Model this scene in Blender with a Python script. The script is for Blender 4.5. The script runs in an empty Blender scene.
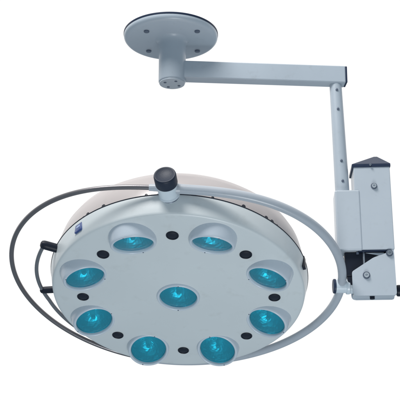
# Nine-bulb surgical examination lamp on a jointed ceiling arm, against plain white.
import bpy, bmesh, math, random
from mathutils import Matrix, Vector
random.seed(7)
R = math.radians
scene = bpy.context.scene
COL = scene.collection
Z0 = 1.45                      # height of the viewer's eye; the fixture hangs above it


def V(x, y, z):
    return Vector((x, y, z + Z0))


# ------------------------------------------------------------------ materials
def mat(name):
    m = bpy.data.materials.new(name)
    m.use_nodes = True
    nt = m.node_tree
    return m, nt, nt.nodes['Principled BSDF']


def painted(name, col, rough=0.38, var=0.06, bump=0.035, coat=0.25, metal=0.0, scale=9.0, spec=0.5):
    m, nt, b = mat(name)
    tc = nt.nodes.new('ShaderNodeTexCoord')
    n1 = nt.nodes.new('ShaderNodeTexNoise')
    n1.inputs['Scale'].default_value = scale
    n1.inputs['Detail'].default_value = 5
    nt.links.new(tc.outputs['Object'], n1.inputs['Vector'])
    mix = nt.nodes.new('ShaderNodeMixRGB')
    mix.inputs[1].default_value = (*[c * (1 - var) for c in col], 1)
    mix.inputs[2].default_value = (*[min(1, c * (1 + var)) for c in col], 1)
    nt.links.new(n1.outputs['Fac'], mix.inputs[0])
    n3 = nt.nodes.new('ShaderNodeTexNoise')
    n3.inputs['Scale'].default_value = scale * 4.3
    n3.inputs['Detail'].default_value = 8
    n3.inputs['Roughness'].default_value = 0.7
    nt.links.new(tc.outputs['Object'], n3.inputs['Vector'])
    gr = nt.nodes.new('ShaderNodeMapRange')
    gr.inputs['From Min'].default_value = 0.56
    gr.inputs['From Max'].default_value = 0.78
    gr.inputs['To Max'].default_value = 0.42
    nt.links.new(n3.outputs['Fac'], gr.inputs['Value'])
    mg = nt.nodes.new('ShaderNodeMixRGB')
    mg.inputs[2].default_value = (*[c * 0.74 for c in (col[0] * 1.02, col[1] * 0.99, col[2] * 0.94)], 1)
    nt.links.new(gr.outputs[0], mg.inputs[0])
    nt.links.new(mix.outputs[0], mg.inputs[1])
    nt.links.new(mg.outputs[0], b.inputs['Base Color'])
    mr = nt.nodes.new('ShaderNodeMapRange')
    mr.inputs['To Min'].default_value = rough - 0.12
    mr.inputs['To Max'].default_value = rough + 0.09
    nt.links.new(n1.outputs['Fac'], mr.inputs['Value'])
    nt.links.new(mr.outputs[0], b.inputs['Roughness'])
    n2 = nt.nodes.new('ShaderNodeTexNoise')
    n2.inputs['Scale'].default_value = 260
    n2.inputs['Detail'].default_value = 3
    nt.links.new(tc.outputs['Object'], n2.inputs['Vector'])
    bp = nt.nodes.new('ShaderNodeBump')
    bp.inputs['Strength'].default_value = bump
    bp.inputs['Distance'].default_value = 0.002
    nt.links.new(n2.outputs['Fac'], bp.inputs['Height'])
    nt.links.new(bp.outputs[0], b.inputs['Normal'])
    b.inputs['Coat Weight'].default_value = coat
    b.inputs['Coat Roughness'].default_value = 0.2
    b.inputs['Metallic'].default_value = metal
    b.inputs['Specular IOR Level'].default_value = spec
    return m


ARM = painted('pale blue enamel', (0.48, 0.54, 0.60))
BOX = painted('pale grey blue enamel', (0.53, 0.585, 0.64))
PAN = painted('pale grey enamel pan', (0.68, 0.725, 0.735), rough=0.42, scale=5)
DOME = painted('off white dome enamel', (0.50, 0.455, 0.447), rough=0.35, scale=5)
BEZEL = painted('bezel enamel', (0.61, 0.675, 0.74), rough=0.3)
TUBE = painted('grey tube enamel', (0.46, 0.50, 0.55), rough=0.35)
HUBM = painted('light hub enamel', (0.68, 0.76, 0.82), rough=0.35)
DARK = painted('dark navy plastic', (0.010, 0.014, 0.026), rough=0.42, spec=0.3, var=0.2, bump=0.08, coat=0.0)
KNOB = painted('knob plastic', (0.018, 0.027, 0.050), rough=0.5, spec=0.3, var=0.2, bump=0.1, coat=0.0)
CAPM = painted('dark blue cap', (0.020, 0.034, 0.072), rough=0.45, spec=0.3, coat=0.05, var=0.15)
ROD = painted('dark steel rod', (0.20, 0.19, 0.20), rough=0.32, metal=0.6, var=0.15, coat=0)
RAIL = painted('grey steel rail', (0.24, 0.25, 0.27), rough=0.3, metal=0.6, var=0.12, coat=0)
STEEL = painted('screw steel', (0.50, 0.53, 0.57), rough=0.28, metal=0.85, var=0.1, coat=0)
SCREW = painted('dark screw steel', (0.16, 0.19, 0.25), rough=0.35, metal=0.5, var=0.15, coat=0)
LABEL = painted('blue switch face', (0.03, 0.07, 0.24), rough=0.3, var=0.1)
LABELW = painted('switch mark', (0.30, 0.40, 0.62), rough=0.3, var=0.1)


def mirror_mat():
    m, nt, b = mat('faceted reflector')
    b.inputs['Base Color'].default_value = (0.80, 0.86, 0.88, 1)
    b.inputs['Metallic'].default_value = 0.75
    b.inputs['Roughness'].default_value = 0.36
    return m


def glass_mat():
    m, nt, b = mat('teal heat filter glass')
    nt.nodes.remove(b)
    out = nt.nodes['Material Output']
    tr = nt.nodes.new('ShaderNodeBsdfTransparent')
    tr.inputs[0].default_value = (0.13, 0.80, 0.93, 1)
    df = nt.nodes.new('ShaderNodeBsdfDiffuse')
    df.inputs[0].default_value = (0.02, 0.32, 0.46, 1)
    gl = nt.nodes.new('ShaderNodeBsdfGlossy')
    gl.inputs[0].default_value = (1, 1, 1, 1)
    gl.inputs[1].default_value = 0.07
    m1 = nt.nodes.new('ShaderNodeMixShader')
    m1.inputs[0].default_value = 0.30
    nt.links.new(tr.outputs[0], m1.inputs[1])
    nt.links.new(df.outputs[0], m1.inputs[2])
    fr = nt.nodes.new('ShaderNodeFresnel')
    fr.inputs[0].default_value = 1.5
    m2 = nt.nodes.new('ShaderNodeMixShader')
    nt.links.new(fr.outputs[0], m2.inputs[0])
    nt.links.new(m1.outputs[0], m2.inputs[1])
    nt.links.new(gl.outputs[0], m2.inputs[2])
    nt.links.new(m2.outputs[0], out.inputs[0])
    return m


MIRROR = mirror_mat()
GLASS = glass_mat()
BOLTM = painted('bright bolt', (0.66, 0.70, 0.74), rough=0.3, metal=0.5, var=0.1, coat=0)
BULB = painted('frosted bulb', (0.75, 0.8, 0.8), rough=0.2)

# ------------------------------------------------------------------ mesh helpers
def lathe(bm, prof, seg=64, M=Matrix(), close_first=True, close_last=True, jitter=0):
    rings = []
    for r, z in prof:
        if r < 1e-6:
            rings.append([bm.verts.new(M @ Vector((0, 0, z)))])
        else:
            rings.append([bm.verts.new(M @ Vector((r * math.cos(2 * math.pi * i / seg) + random.uniform(-jitter, jitter),
                                                   r * math.sin(2 * math.pi * i / seg) + random.uniform(-jitter, jitter),
                                                   z + random.uniform(-jitter, jitter)))) for i in range(seg)])
    for a, b in zip(rings, rings[1:]):
        for i in range(seg):
            j = (i + 1) % seg
            if len(a) == 1 and len(b) == 1:
                continue
            if len(a) == 1:
                bm.faces.new((a[0], b[j], b[i]))
            elif len(b) == 1:
                bm.faces.new((a[i], a[j], b[0]))
            else:
                bm.faces.new((a[i], a[j], b[j], b[i]))
    if close_first and len(rings[0]) > 1:
        bm.faces.new(rings[0])
    if close_last and len(rings[-1]) > 1:
        bm.faces.new(rings[-1])
    return bm


def cyl(bm, r, z0, z1, M=Matrix(), bev=0.0015, seg=40):
    s = 1 if z1 > z0 else -1
    return lathe(bm, [(r - bev, z0), (r - bev * .3, z0 + s * bev * .3), (r, z0 + s * bev), (r, z1 - s * bev),
                      (r - bev * .3, z1 - s * bev * .3), (r - bev, z1)], seg, M)


def box(bm, x0, x1, y0, y1, z0, z1, bev=0.002, M=Matrix(), segs=3):
    t = bmesh.new()
    vs = [t.verts.new((x, y, z)) for x in (x0, x1) for y in (y0, y1) for z in (z0, z1)]
    for f in ((0, 1, 3, 2), (4, 6, 7, 5), (0, 4, 5, 1), (2, 3, 7, 6), (0, 2, 6, 4), (1, 5, 7, 3)):
        t.faces.new([vs[i] for i in f])
    if bev:
        bmesh.ops.bevel(t, geom=t.edges[:], offset=bev, segments=segs, profile=0.5, affect='EDGES')
    return merge(bm, t, M)


def merge(bm, t, M=Matrix()):
    mp = {v: bm.verts.new(M @ v.co) for v in t.verts}
    for f in t.faces:
        bm.faces.new([mp[v] for v in f.verts])
    t.free()
    return bm


def prism(bm, pts, y0, y1, bev=0.0015, M=Matrix()):
    """outline in x,z pushed from y0 to y1"""
    t = bmesh.new()
    a = [t.verts.new((x, y0, z)) for x, z in pts]
    b = [t.verts.new((x, y1, z)) for x, z in pts]
    n = len(pts)
    t.faces.new(a)
    t.faces.new(b[::-1])
    for i in range(n):
        t.faces.new((a[i], b[i], b[(i + 1) % n], a[(i + 1) % n]))
    if bev:
        es = [e for e in t.edges if abs(e.verts[0].co.y - e.verts[1].co.y) < 1e-6]
        bmesh.ops.bevel(t, geom=es, offset=bev, segments=2, profile=0.5, affect='EDGES')
    return merge(bm, t, M)


def tube(bm, pts, rad, seg=20):
    """swept round tube with changing radius along a list of points"""
    n = len(pts)
    tang = [(pts[min(i + 1, n - 1)] - pts[max(i - 1, 0)]).normalized() for i in range(n)]
    up = tang[0].orthogonal().normalized()
    rings = []
    for i in range(n):
        up = (up - tang[i] * up.dot(tang[i])).normalized()
        sd = tang[i].cross(up)
        r = rad(i / (n - 1)) if callable(rad) else rad
        rings.append([bm.verts.new(pts[i] + up * (r * math.cos(2 * math.pi * k / seg)) + sd * (r * math.sin(2 * math.pi * k / seg)))
                      for k in range(seg)])
    for a, b in zip(rings, rings[1:]):
        for k in range(seg):
            j = (k + 1) % seg
            bm.faces.new((a[k], a[j], b[j], b[k]))
    bm.faces.new(rings[0][::-1])
    bm.faces.new(rings[-1])
    return bm


WM = {}


def finish(bm, name, m, smooth=True, angle=38):
    bmesh.ops.recalc_face_normals(bm, faces=bm.faces[:])
    me = bpy.data.meshes.new(name)
    bm.to_mesh(me)
    bm.free()
    me.materials.append(m)
    if smooth:
        me.shade_smooth()
        me.set_sharp_from_angle(angle=R(angle))
    return me


def place(name, me, parent, M=None):
    """link a mesh as one object; M is its world matrix"""
    o = bpy.data.objects.new(name, me)
    COL.objects.link(o)
    M = M or WM[parent]
    o.parent = parent
    o.matrix_parent_inverse = WM[parent].inverted()
    o.matrix_basis = M
    WM[o] = M
    return o


def obj(name, bm, m, parent, M=None, flat=False, **k):
    o = place(name, finish(bm, name, m, **k), parent, M)
    if flat:                                   # large flat faces keep flat shading beside their rounded edges
        w = o.modifiers.new('normals', 'WEIGHTED_NORMAL')
        w.keep_sharp = True
    return o


T = Matrix.Translation


def along(p, d, x=None):
    """matrix whose z axis points along d at p"""
    z = Vector(d).normalized()
    x = Vector(x) if x else z.orthogonal()
    x = (x - z * x.dot(z)).normalized()
    y = z.cross(x)
    M = Matrix((x, y, z)).transposed().to_4x4()
    M.translation = p
    return M


NEW = bmesh.new

# ------------------------------------------------------------------ the lamp
PLATE = V(-0.0737, 2.3495, 1.187)
root = bpy.data.objects.new('surgical_lamp', None)
COL.objects.link(root)
root.location = PLATE
root.empty_display_size = 0.1
root['label'] = 'pale blue nine-bulb surgical lamp hanging from a round ceiling plate on a jointed arm'
root['category'] = 'surgical lamp'
WM[root] = T(PLATE)

# ceiling plate with four screws
M = T(PLATE)
plate = obj('ceiling_plate', lathe(NEW(), [(0, 0.0), (0.112, 0.0), (0.1175, 0.0008), (0.1215, 0.003), (0.1245, 0.0068),
            (0.1255, 0.0105), (0.1255, 0.0145), (0.124, 0.016), (0, 0.016)], 96), ARM, root, M @ T((-0.0045, 0, 0)))
obj('edge_shade_ring', lathe(NEW(), [(0.120, 0.0150), (0.1262, 0.0150), (0.1265, 0.0158), (0.1265, 0.0195), (0.120, 0.0195)], 96, close_first=False, close_last=False), CAPM,
    plate, M @ T((-0.0045, 0, 0)))  # added dark ring, its colour stands for shade along the plate's upper edge
for k in range(4):
    a = R(41) + (k // 2) * math.pi + (k % 2) * R(98)
    b = cyl(NEW(), 0.0072, 0.001, -0.0035, bev=0.001, seg=24)
    s = obj('screw', b, SCREW, plate, M @ T((0.088 * math.cos(a), 0.088 * math.sin(a), 0)))

# drop column and its end cap
col = obj('column', lathe(NEW(), [(0.046, 0.0), (0.0405, -0.004), (0.0375, -0.010), (0.0362, -0.018), (0.0359, -0.030), (0.0359, -0.118),
          (0.0352, -0.1205), (0.0335, -0.122)], 64), ARM, root, M)
cap = obj('end_cap', cyl(NEW(), 0.0335, -0.121, -0.1255, bev=0.0012, seg=64), BOX, col, M)
for k in range(4):
    a = R(30 + 90 * k)
    obj('screw', cyl(NEW(), 0.0038, -0.124, -0.1267, bev=0.0006, seg=16), SCREW, cap,
        M @ T((0.021 * math.cos(a), 0.021 * math.sin(a), 0)))

# horizontal arm
pa, pb = V(-0.0265, 2.352, 1.0985), V(0.3902, 2.374, 1.0938)
dx = (pb - pa).normalized()
yv = Vector((0, 0, 1)).cross(dx).normalized()
zv = dx.cross(yv)
MA = Matrix((dx, yv, zv)).transposed().to_4x4()
MA.translation = pa
L = (pb - pa).length - 0.004
arm = obj('arm', box(NEW(), -0.022, L, -0.0175, 0.0175, -0.0245, 0.0245, 0.0035, segs=3), ARM, root, MA, flat=True)
obj('end_cap', box(NEW(), L - 0.001, L + 0.0045, -0.0165, 0.0165, -0.0235, 0.0235, 0.0018), CAPM, arm, MA, flat=True)

# vertical pole with a row of screws
pt, pb2 = V(0.3612, 2.374, 1.075), V(0.3680, 2.374, 0.66)
MP = along(pt, pb2 - pt, (1, 0, 0))
pole = obj('pole', lathe(NEW(), [(0.0160, 0.0), (0.0164, 0.06), (0.0182, 0.29), (0.0182, (pb2 - pt).length)], 48), ARM, root, MP)
for dz in (0.026, 0.081, 0.226, 0.281):
    c = MP @ Vector((0.0, 0, dz))
    front = (Vector((0.0, -1, 0)) - Vector((0.0, 0, 0))).normalized()
    MS = along(c + front * (0.0158 + 0.007 * dz), front)
    obj('screw', cyl(NEW(), 0.0036, 0.0, 0.0022, bev=0.0006, seg=20), SCREW, pole, MS)

# ---- balance box
MB = T(V(0.4116, 2.345, 0.6086)) @ Matrix.Rotation(R(-4), 4, 'Z')
sbox = obj('spring_box', box(NEW(), -0.0185, 0.0735, 0.0, 0.085, 0.001, 0.2215, 0.0022), BOX, root, MB, flat=True)
obj('end_plate', box(NEW(), -0.0165, 0.0715, 0.003, 0.080, -0.0025, 0.006, 0.001), CAPM, sbox, MB, flat=True)
b = NEW()
ev = [b.verts.new(p) for p in ((-0.0225, -0.0025, 0.2185), (0.0755, -0.0025, 0.2185), (0.0755, 0.088, 0.2185), (-0.0225, 0.088, 0.2185))]
e2 = [b.verts.new(v.co + Vector((0, 0, 0.0085))) for v in ev]
ap = [b.verts.new((0.040, 0.042, 0.2620)), b.verts.new((0.048, 0.042, 0.2620))]
b.faces.new(ev)
for i in range(4):
    b.faces.new((ev[i], ev[(i + 1) % 4], e2[(i + 1) % 4], e2[i]))
b.faces.new((e2[0], e2[1], ap[1], ap[0]))
b.faces.new((e2[1], e2[2], ap[1]))
b.faces.new((e2[2], e2[3], ap[0], ap[1]))
b.faces.new((e2[3], e2[0], ap[0]))
bmesh.ops.bevel(b, geom=b.edges[:], offset=0.0011, segments=2, profile=0.5, affect='EDGES')
bcap = obj('cap', b, CAPM, sbox, MB, flat=True)
YN = Matrix.Rotation(R(90), 4, 'X')          # local z of the bolt points to -y


def bolt(parent, M, r, ring=True, headm=STEEL, name='bolt'):
    """socket-head bolt on a washer, head pointing along local +z"""
    h = obj(name, lathe(NEW(), [(r * .98, 0.0), (r, 0.001), (r, 0.0052), (r * .93, 0.0062), (r * .52, 0.0062), (r * .47, 0.0034), (0, 0.0034)], 32),
            headm, parent, M)
    if ring:
        obj('washer', lathe(NEW(), [(r * 1.02, -0.0004), (r * 1.42, 0.0), (r * 1.42, 0.0014), (r * 1.35, 0.002), (r * 1.02, 0.002)], 32,
                            close_first=False, close_last=False), SCREW, h, M)
    return h


bolt(sbox, MB @ T((0.0310, -0.0008, 0.167)) @ YN, 0.0056, headm=BOLTM)
bolt(bcap, MB @ T((0.0240, -0.0022, 0.2230)) @ YN, 0.0027, ring=False)

# cover that takes the foot of the pole
cov = obj('socket_cover', box(NEW(), -0.0690, -0.0055, -0.0028, 0.062, -0.0010, 0.158, 0.0048, segs=4), BOX, root, MB, flat=True)
obj('screw', cyl(NEW(), 0.0036, 0.0, 0.006, bev=0.0008, seg=20), SCREW, cov, MB @ T((-0.018, 0.0085, -0.0030)) @ Matrix.Rotation(R(180), 4, 'X'))

# ---- lower bracket: two cheeks on a web, dark hinge block between them
def rounded(pts, rad, n=5):
    out = []
    k = len(pts)
    for i in range(k):
        p0, p1, p2 = Vector(pts[i - 1]), Vector(pts[i]), Vector(pts[(i + 1) % k])
        r = rad[i] if isinstance(rad, (list, tuple)) else rad
        d0, d2 = (p0 - p1).normalized(), (p2 - p1).normalized()
        a, c = p1 + d0 * r, p1 + d2 * r
        for j in range(n + 1):
            t = j / n
            out.append(tuple(a * (1 - t) ** 2 + p1 * 2 * t * (1 - t) + c * t * t))
    return out


cheek = rounded([(-0.0345, -0.054), (0.020, -0.019), (0.050, -0.009), (0.0715, 0.010), (0.0725, -0.1150), (-0.0345, -0.1150)],
                [0.004, 0.006, 0.004, 0.004, 0.006, 0.012])
b = NEW()
prism(b, cheek, 0.002, 0.009, 0.0014)
prism(b, cheek, 0.052, 0.059, 0.0014)
box(b, -0.0315, 0.0708, 0.0088, 0.0522, -0.1120, -0.105, 0.0012)
box(b, 0.0640, 0.0712, 0.0088, 0.0522, -0.1050, -0.004, 0.0012)
brk = obj('pivot_bracket', b, BOX, root, MB, flat=True)
bolt(brk, MB @ T((0.0005, 0.0016, -0.0640)) @ YN, 0.0064, headm=BOLTM)
bolt(brk, MB @ T((0.0600, 0.0014, -0.0085)) @ YN, 0.0062)
b = NEW()
box(b, -0.0500, 0.058, 0.014, 0.048, -0.062, -0.0015, 0.003)
box(b, -0.0455, 0.030, 0.017, 0.045, -0.085, -0.058, 0.003)
obj('hinge_block', b, DARK, root, MB, flat=True)
b = prism(NEW(), [(0.002, -0.0045), (0.046, -0.0045), (0.058, -0.0105), (0.052, -0.0165)], 0.010, 0.0135, 0.0008)
obj('link_strip', b, BOX, brk, MB, flat=True)
obj('spring_pin', cyl(NEW(), 0.0030, 0.0, -0.040, seg=20), STEEL, brk, MB @ T((-0.0025, 0.0135, -0.001)))
obj('set_screw', cyl(NEW(), 0.0062, 0.0, -0.0090, bev=0.001, seg=24), DARK, brk, MB @ T((0.014, 0.022, -0.1115)))
MK = MB @ T((0.0722, 0.040, -0.0960)) @ Matrix.Rotation(R(90), 4, 'Y')
obj('adjusting_knob', lathe(NEW(), [(0.0105, 0.0), (0.0105, 0.004), (0.0138, 0.0055), (0.0145, 0.008), (0.0145, 0.026), (0.0135, 0.029), (0, 0.030)], 40),
    DARK, brk, MK)

# ---- yoke: a hoop around the lamp head
HC = V(-0.06449, 2.41080, 0.54759)
hr = (Matrix.Rotation(R(4.879), 3, 'Y') @ Matrix.Rotation(R(-26.768), 3, 'X'))


JOIN = None


def hoop(t):
    q = 0.38271 * (1 + 0.0871 * math.cos(2 * t) - 0.0139 * math.sin(2 * t) + 0.0037 * math.cos(3 * t) - 0.02385 * math.sin(3 * t))
    p = HC + hr @ Vector((q * math.cos(t), q * math.sin(t), 0))
    if JOIN:                                   # the hoop bends in to meet its axle
        d = (t - JOIN[0] + math.pi) % (2 * math.pi) - math.pi
        p = p + JOIN[1] * math.exp(-(d / R(32)) ** 2)
    return p


def arc(a0, a1, n=120):
    return [hoop(R(a0 + (a1 - a0) * i / n)) for i in range(n + 1)]


# head frame
HO = V(-0.05489, 2.41853, 0.50743)
MH = T(HO) @ (Matrix.Rotation(R(2.17), 3, 'Y') @ Matrix.Rotation(R(-24.5), 3, 'X')).to_4x4()
SPIN = -3.24
ax_d = (MH.to_3x3() @ Vector((math.cos(R(-98)), math.sin(R(-98)), 0.0))).normalized()
ax_p = MH @ Vector((0.317 * math.cos(R(-94.2)), 0.317 * math.sin(R(-94.2)), 0.053))
# where the hoop passes the axle
d_hit = 0.028
hit = ax_p + ax_d * d_hit
TH = min(range(-1150, -750), key=lambda k: abs(hoop(R(k / 10)).x - hit.x)) / 10
JOIN = (R(TH), hit - hoop(R(TH)))

yoke = obj('yoke_tube', tube(NEW(), arc(TH, 97), lambda s: 0.0116 - 0.0018 * s, 24), TUBE, root, Matrix())
obj('yoke_rod', tube(NEW(), arc(TH, -263), 0.0060, 20), ROD, yoke, Matrix())
obj('sleeve', tube(NEW(), arc(TH, TH - 7.2, 16), lambda s: 0.0100 - 0.0022 * s, 24), TUBE, yoke, Matrix())
obj('sleeve', tube(NEW(), arc(TH, TH + 5.0, 16), lambda s: 0.0155 - 0.0036 * s, 24), TUBE, yoke, Matrix())

# axle, collar and dark knob at the near side of the head
MX = along(ax_p, ax_d)
ax = obj('axle', lathe(NEW(), [(0.0265, 0.0), (0.0265, 0.010), (0.0238, 0.013), (0.0238, d_hit + 0.018), (0.022, d_hit + 0.020)], 48), HUBM, root, MX)
obj('flange', lathe(NEW(), [(0.0270, -0.006), (0.0285, -0.002), (0.0285, 0.006), (0.0270, 0.008)], 48), SCREW, ax, MX)
k0 = d_hit + 0.014
obj('locking_knob', lathe(NEW(), [(0.0235, k0), (0.0255, k0 + 0.002), (0.0262, k0 + 0.005), (0.0262, k0 + 0.028), (0.0255, k0 + 0.031), (0.0238, k0 + 0.0325),
    (0.021, k0 + 0.0325), (0.020, k0 + 0.0318), (0, k0 + 0.0318)], 56), KNOB, root, MX)

# hub where the hoop joins the bracket
hp = hoop(R(-4.0))
MHUB = T(Vector((hp.x, hp.y, hp.z))) @ Matrix.Rotation(R(90), 4, 'Y')
hub = obj('hub', lathe(NEW(), [(0.0150, -0.0150), (0.0172, -0.0135), (0.0172, 0.012), (0.0200, 0.0125), (0.0205, 0.014), (0.0205, 0.020),
           (0.0188, 0.022), (0.0188, 0.050)], 48), HUBM, root, MHUB)
obj('end_cap', lathe(NEW(), [(0.0172, -0.0135), (0.0185, -0.0142), (0.0185, -0.0185), (0.0165, -0.0205), (0, -0.0205)], 40), CAPM, hub, MHUB)

# ---- lamp head: pan with nine round openings
pan_prof = [(0, -0.003), (0.308, -0.003), (0.3130, -0.0026), (0.3160, -0.0016), (0.3182, 0.0004), (0.3196, 0.0040), (0.3230, 0.0200),
            (0.3262, 0.0350), (0.3280, 0.0440), (0.3284, 0.0480), (0.3230, 0.0485), (0.3200, 0.0300), (0.315, 0.006), (0.302, 0.001), (0, 0.001)]
pan_me = finish(lathe(NEW(), pan_prof, 160), 'lamp_pan', PAN)
pan = place('lamp_pan', pan_me, root, MH)

TILT = R(17.5)
spots = [Matrix()]
spots[0] = along((0, 0, -0.0055), (0, 0, -1), (1, 0, 0))
RING = 0.2425
for k in range(8):
    a = R(22.5 + 45 * k + SPIN)
    rad = Vector((math.cos(a), math.sin(a), 0))
    tan = Vector((-math.sin(a), math.cos(a), 0))
    spots.append(along(rad * RING + Vector((0, 0, -0.0155)), Vector((0, 0, -1)) * math.cos(TILT) - rad * math.sin(TILT), tan))
cut = NEW()
for S in spots:
    cyl(cut, 0.0505, -0.09, 0.06, S, bev=0.0005, seg=48)
cut_me = finish(cut, 'cutter', DARK, smooth=False)
cut_o = bpy.data.objects.new('cutter', cut_me)
COL.objects.link(cut_o)
cut_o.matrix_world = MH
md = pan.modifiers.new('openings', 'BOOLEAN')
md.operation = 'DIFFERENCE'
md.object = cut_o
md.solver = 'EXACT'
dg = bpy.context.evaluated_depsgraph_get()
dg.update()
nm = bpy.data.meshes.new_from_object(pan.evaluated_get(dg))
pan.modifiers.clear()
pan.data = nm
nm.name = 'lamp_pan'
nm.materials.clear()
nm.materials.append(PAN)
nm.shade_smooth()
nm.set_sharp_from_angle(angle=R(38))
bpy.data.objects.remove(cut_o)

# dome above the pan
dome = obj('dome_cover', lathe(NEW(), [(0.3130, 0.0500), (0.3205, 0.0510), (0.3215, 0.060), (0.3195, 0.090), (0.3140, 0.118), (0.3045, 0.138),
           (0.2890, 0.155), (0.2680, 0.169), (0.2380, 0.181), (0.190, 0.190), (0.12, 0.196), (0, 0.198)], 160, close_first=True), DOME, root, MH)
seam = NEW()
lathe(seam, [(0.312, 0.0480), (0.3292, 0.0480), (0.3298, 0.0493), (0.3292, 0.0506), (0.312, 0.0506)], 160, close_first=False, close_last=False)
obj('seam_gasket', seam, DARK, pan, MH)
for a in (-43, -46.5, -50, -62, -124, -133, -136, -141.5, -90 + 14, -90 - 14):
    ar = R(a)
    rad = Vector((math.cos(ar), math.sin(ar), 0))
    big = a in (-62, -124, -133, -50, -46.5)
    Ms = MH @ along(rad * 0.3192 + Vector((0, 0, 0.0585)), rad)
    obj('screw', cyl(NEW(), 0.0048 if big else 0.0034, 0.0, 0.0050 if big else 0.0035, bev=0.0008, seg=20), DARK, dome, Ms)
# blue switch on the rim, latch on the far right of the rim
ar = R(-137.5)
rad = Vector((math.cos(ar), math.sin(ar), 0))
Msw = MH @ along(rad * 0.3245 + Vector((0, 0, 0.0290)), rad, (-math.sin(ar), math.cos(ar), 0))
sw = obj('switch', box(NEW(), -0.0125, 0.0125, -0.0115, 0.0115, -0.004, 0.0026, 0.0010), LABEL, pan, Msw)
obj('switch_mark', box(NEW(), -0.0065, 0.0065, -0.0012, 0.0052, 0.0020, 0.0031, 0.0004), LABELW, sw, Msw)
ar = R(-19)
rad = Vector((math.cos(ar), math.sin(ar), 0))
Ml = MH @ along(rad * 0.3255 + Vector((0, 0, 0.040)), rad, (-math.sin(ar), math.cos(ar), 0))
obj('latch', box(NEW(), -0.008, 0.008, -0.019, 0.014, -0.004, 0.005, 0.0015), DARK, pan, Ml)

# nine spotlights: one set of meshes, placed nine times
bez = NEW()
lathe(bez, [(0.0475, -0.028), (0.0588, -0.046), (0.0580, -0.026), (0.0568, -0.012), (0.0556, -0.004), (0.0546, 0.0004), (0.0532, 0.0026), (0.0516, 0.0034),
            (0.0499, 0.0032), (0.0484, 0.0020), (0.0475, 0.0000), (0.0468, -0.0035), (0.0466, -0.0280)], 72, close_first=False, close_last=False)
bez_me = finish(bez, 'spotlight', BEZEL)
lens_me = finish(lathe(NEW(), [(0.0466, -0.0065), (0.0466, -0.0040), (0.040, -0.0026), (0.030, -0.0012), (0.018, -0.0003), (0, 0.0)], 64, close_first=False), 'lens', GLASS)
rf = NEW()
lathe(rf, [(0.0463, -0.0075), (0.0452, -0.0105), (0.0436, -0.0140), (0.0415, -0.0180), (0.0387, -0.0220), (0.0350, -0.0262), (0.0305, -0.0300), (0.0250, -0.0335), (0.0185, -0.0363), (0.0120, -0.0382), (0.0070, -0.0390), (0, -0.0395)], 34,
      close_first=False, jitter=0.00042)
rf_me = finish(rf, 'reflector', MIRROR, smooth=False)
bulb_me = finish(lathe(NEW(), [(0.0075, -0.040), (0.0075, -0.030), (0.0062, -0.028), (0.0062, -0.016), (0.0045, -0.0128), (0, -0.0115)], 24), 'bulb', BULB)
scr_me = finish(cyl(NEW(), 0.0016, 0.0, 0.0010, bev=0.0003, seg=14), 'screw', SCREW)
for i, S in enumerate(spots):
    W = MH @ S
    sp = place('spotlight', bez_me, root, W)
    place('lens', lens_me, sp, W)
    place('reflector', rf_me, sp, W @ Matrix.Rotation(random.uniform(0, 6.28), 4, 'Z'))
    place('bulb', bulb_me, sp, W)
    for sg in (-1, 1):
        place('screw', scr_me, sp, W @ T((0, sg * 0.0505, 0.0029)))

# eight dark plugs between the outer spotlights
plug_me = finish(lathe(NEW(), [(0.0150, 0.001), (0.0152, -0.0016), (0.0140, -0.0028), (0.0126, -0.0022), (0.0120, -0.0012), (0.0085, -0.0024), (0, -0.0030)], 36), 'vent_plug', DARK)
for k in range(8):
    a = R(45 * k + SPIN)
    place('vent_plug', plug_me, root, MH @ T((0.243 * math.cos(a), 0.243 * math.sin(a), -0.003)))

# side rail on two dark studs
RR, RZ = 0.358, 0.044


def railp(a, r=RR):
    return MH @ Vector((r * math.cos(R(a)), r * math.sin(R(a)), RZ))


rail = obj('handle_rail', tube(NEW(), [railp(-158 - 95 * i / 60, RR + 0.007 * math.sin(math.pi * min(1, i / 24))) for i in range(61)], 0.0050, 18), RAIL, root, Matrix())
for a, r in ((-158.5, 0.0112), (171, 0.0092)):
    rad = MH.to_3x3() @ Vector((math.cos(R(a)), math.sin(R(a)), 0))
    p = railp(a, 0.310)
    st = lathe(NEW(), [(r, 0.0), (r, 0.044), (r * .97, 0.050), (r * .8, 0.0555), (r * .45, 0.058), (0, 0.0585)], 32)
    obj('stud', st, DARK, rail, along(p, rad))

# ------------------------------------------------------------------ surroundings: plain bright white, dimmer room in front and below
w = bpy.data.worlds.new('World')
scene.world = w
w.use_nodes = True
nt = w.node_tree
bg = nt.nodes['Background']
tc = nt.nodes.new('ShaderNodeTexCoord')
sx = nt.nodes.new('ShaderNodeSeparateXYZ')
nt.links.new(tc.outputs['Generated'], sx.inputs[0])


def ramp(sock, a, b):
    m = nt.nodes.new('ShaderNodeMapRange')
    m.interpolation_type = 'SMOOTHSTEP'
    m.inputs['From Min'].default_value = a
    m.inputs['From Max'].default_value = b
    nt.links.new(sock, m.inputs['Value'])
    return m.outputs[0]


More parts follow.
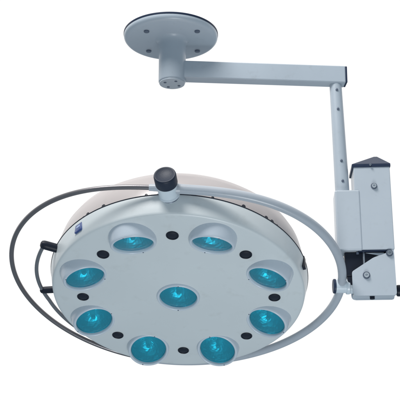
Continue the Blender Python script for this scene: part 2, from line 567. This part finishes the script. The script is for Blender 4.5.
def op(o, a, b):
    m = nt.nodes.new('ShaderNodeMath')
    m.operation = o
    nt.links.new(a, m.inputs[0])
    nt.links.new(b, m.inputs[1])
    return m.outputs[0]


wall = op('MULTIPLY', ramp(sx.outputs['Z'], -0.10, 0.05), ramp(sx.outputs['Y'], 0.0, 0.35))
top = ramp(sx.outputs['Z'], 0.55, 0.85)
fac = op('MAXIMUM', wall, top)
mx = nt.nodes.new('ShaderNodeMixRGB')
mx.inputs[1].default_value = (0.225, 0.285, 0.335, 1)
mx.inputs[2].default_value = (1.0, 1.0, 1.0, 1)
nt.links.new(fac, mx.inputs[0])
nt.links.new(mx.outputs[0], bg.inputs[0])
bg.inputs[1].default_value = 1.03


def area(name, loc, target, size, power, col):
    l = bpy.data.lights.new(name, 'AREA')
    l.shape = 'DISK'
    l.size = size
    l.energy = power
    l.color = col
    o = bpy.data.objects.new(name, l)
    COL.objects.link(o)
    o.location = loc
    o.rotation_euler = (Vector(target) - Vector(loc)).to_track_quat('-Z', 'Y').to_euler()
    return o


area('added_key', V(-0.9, 0.9, 3.0), V(0, 2.35, 0.65), 1.1, 68, (1.0, 0.98, 0.96))  # unseen key, added for highlights and a brighter rim
area('added_fill', V(0.25, 1.25, -1.15), V(-0.05, 2.4, 0.5), 0.8, 16, (0.97, 0.99, 1.0))  # unseen fill, added below to lift the underside of the head

# ------------------------------------------------------------------ camera
cd = bpy.data.cameras.new('camera')
cam = bpy.data.objects.new('camera', cd)
COL.objects.link(cam)
cam.location = V(0, 0, 0)
cam.rotation_euler = (R(90 + 17.5), 0, 0)
cd.sensor_width = 36
cd.lens = 36 * 970 / 400
cd.clip_start = 0.05
cd.clip_end = 100
scene.camera = cam

scene.view_settings.view_transform = 'Standard'
scene.view_settings.look = 'None'
scene.view_settings.exposure = 0
scene.view_settings.gamma = 1
scene.view_settings.use_curve_mapping = False
scene.cycles.max_bounces = 10
scene.cycles.transparent_max_bounces = 12
scene.cycles.use_denoising = True
scene.render.film_transparent = False
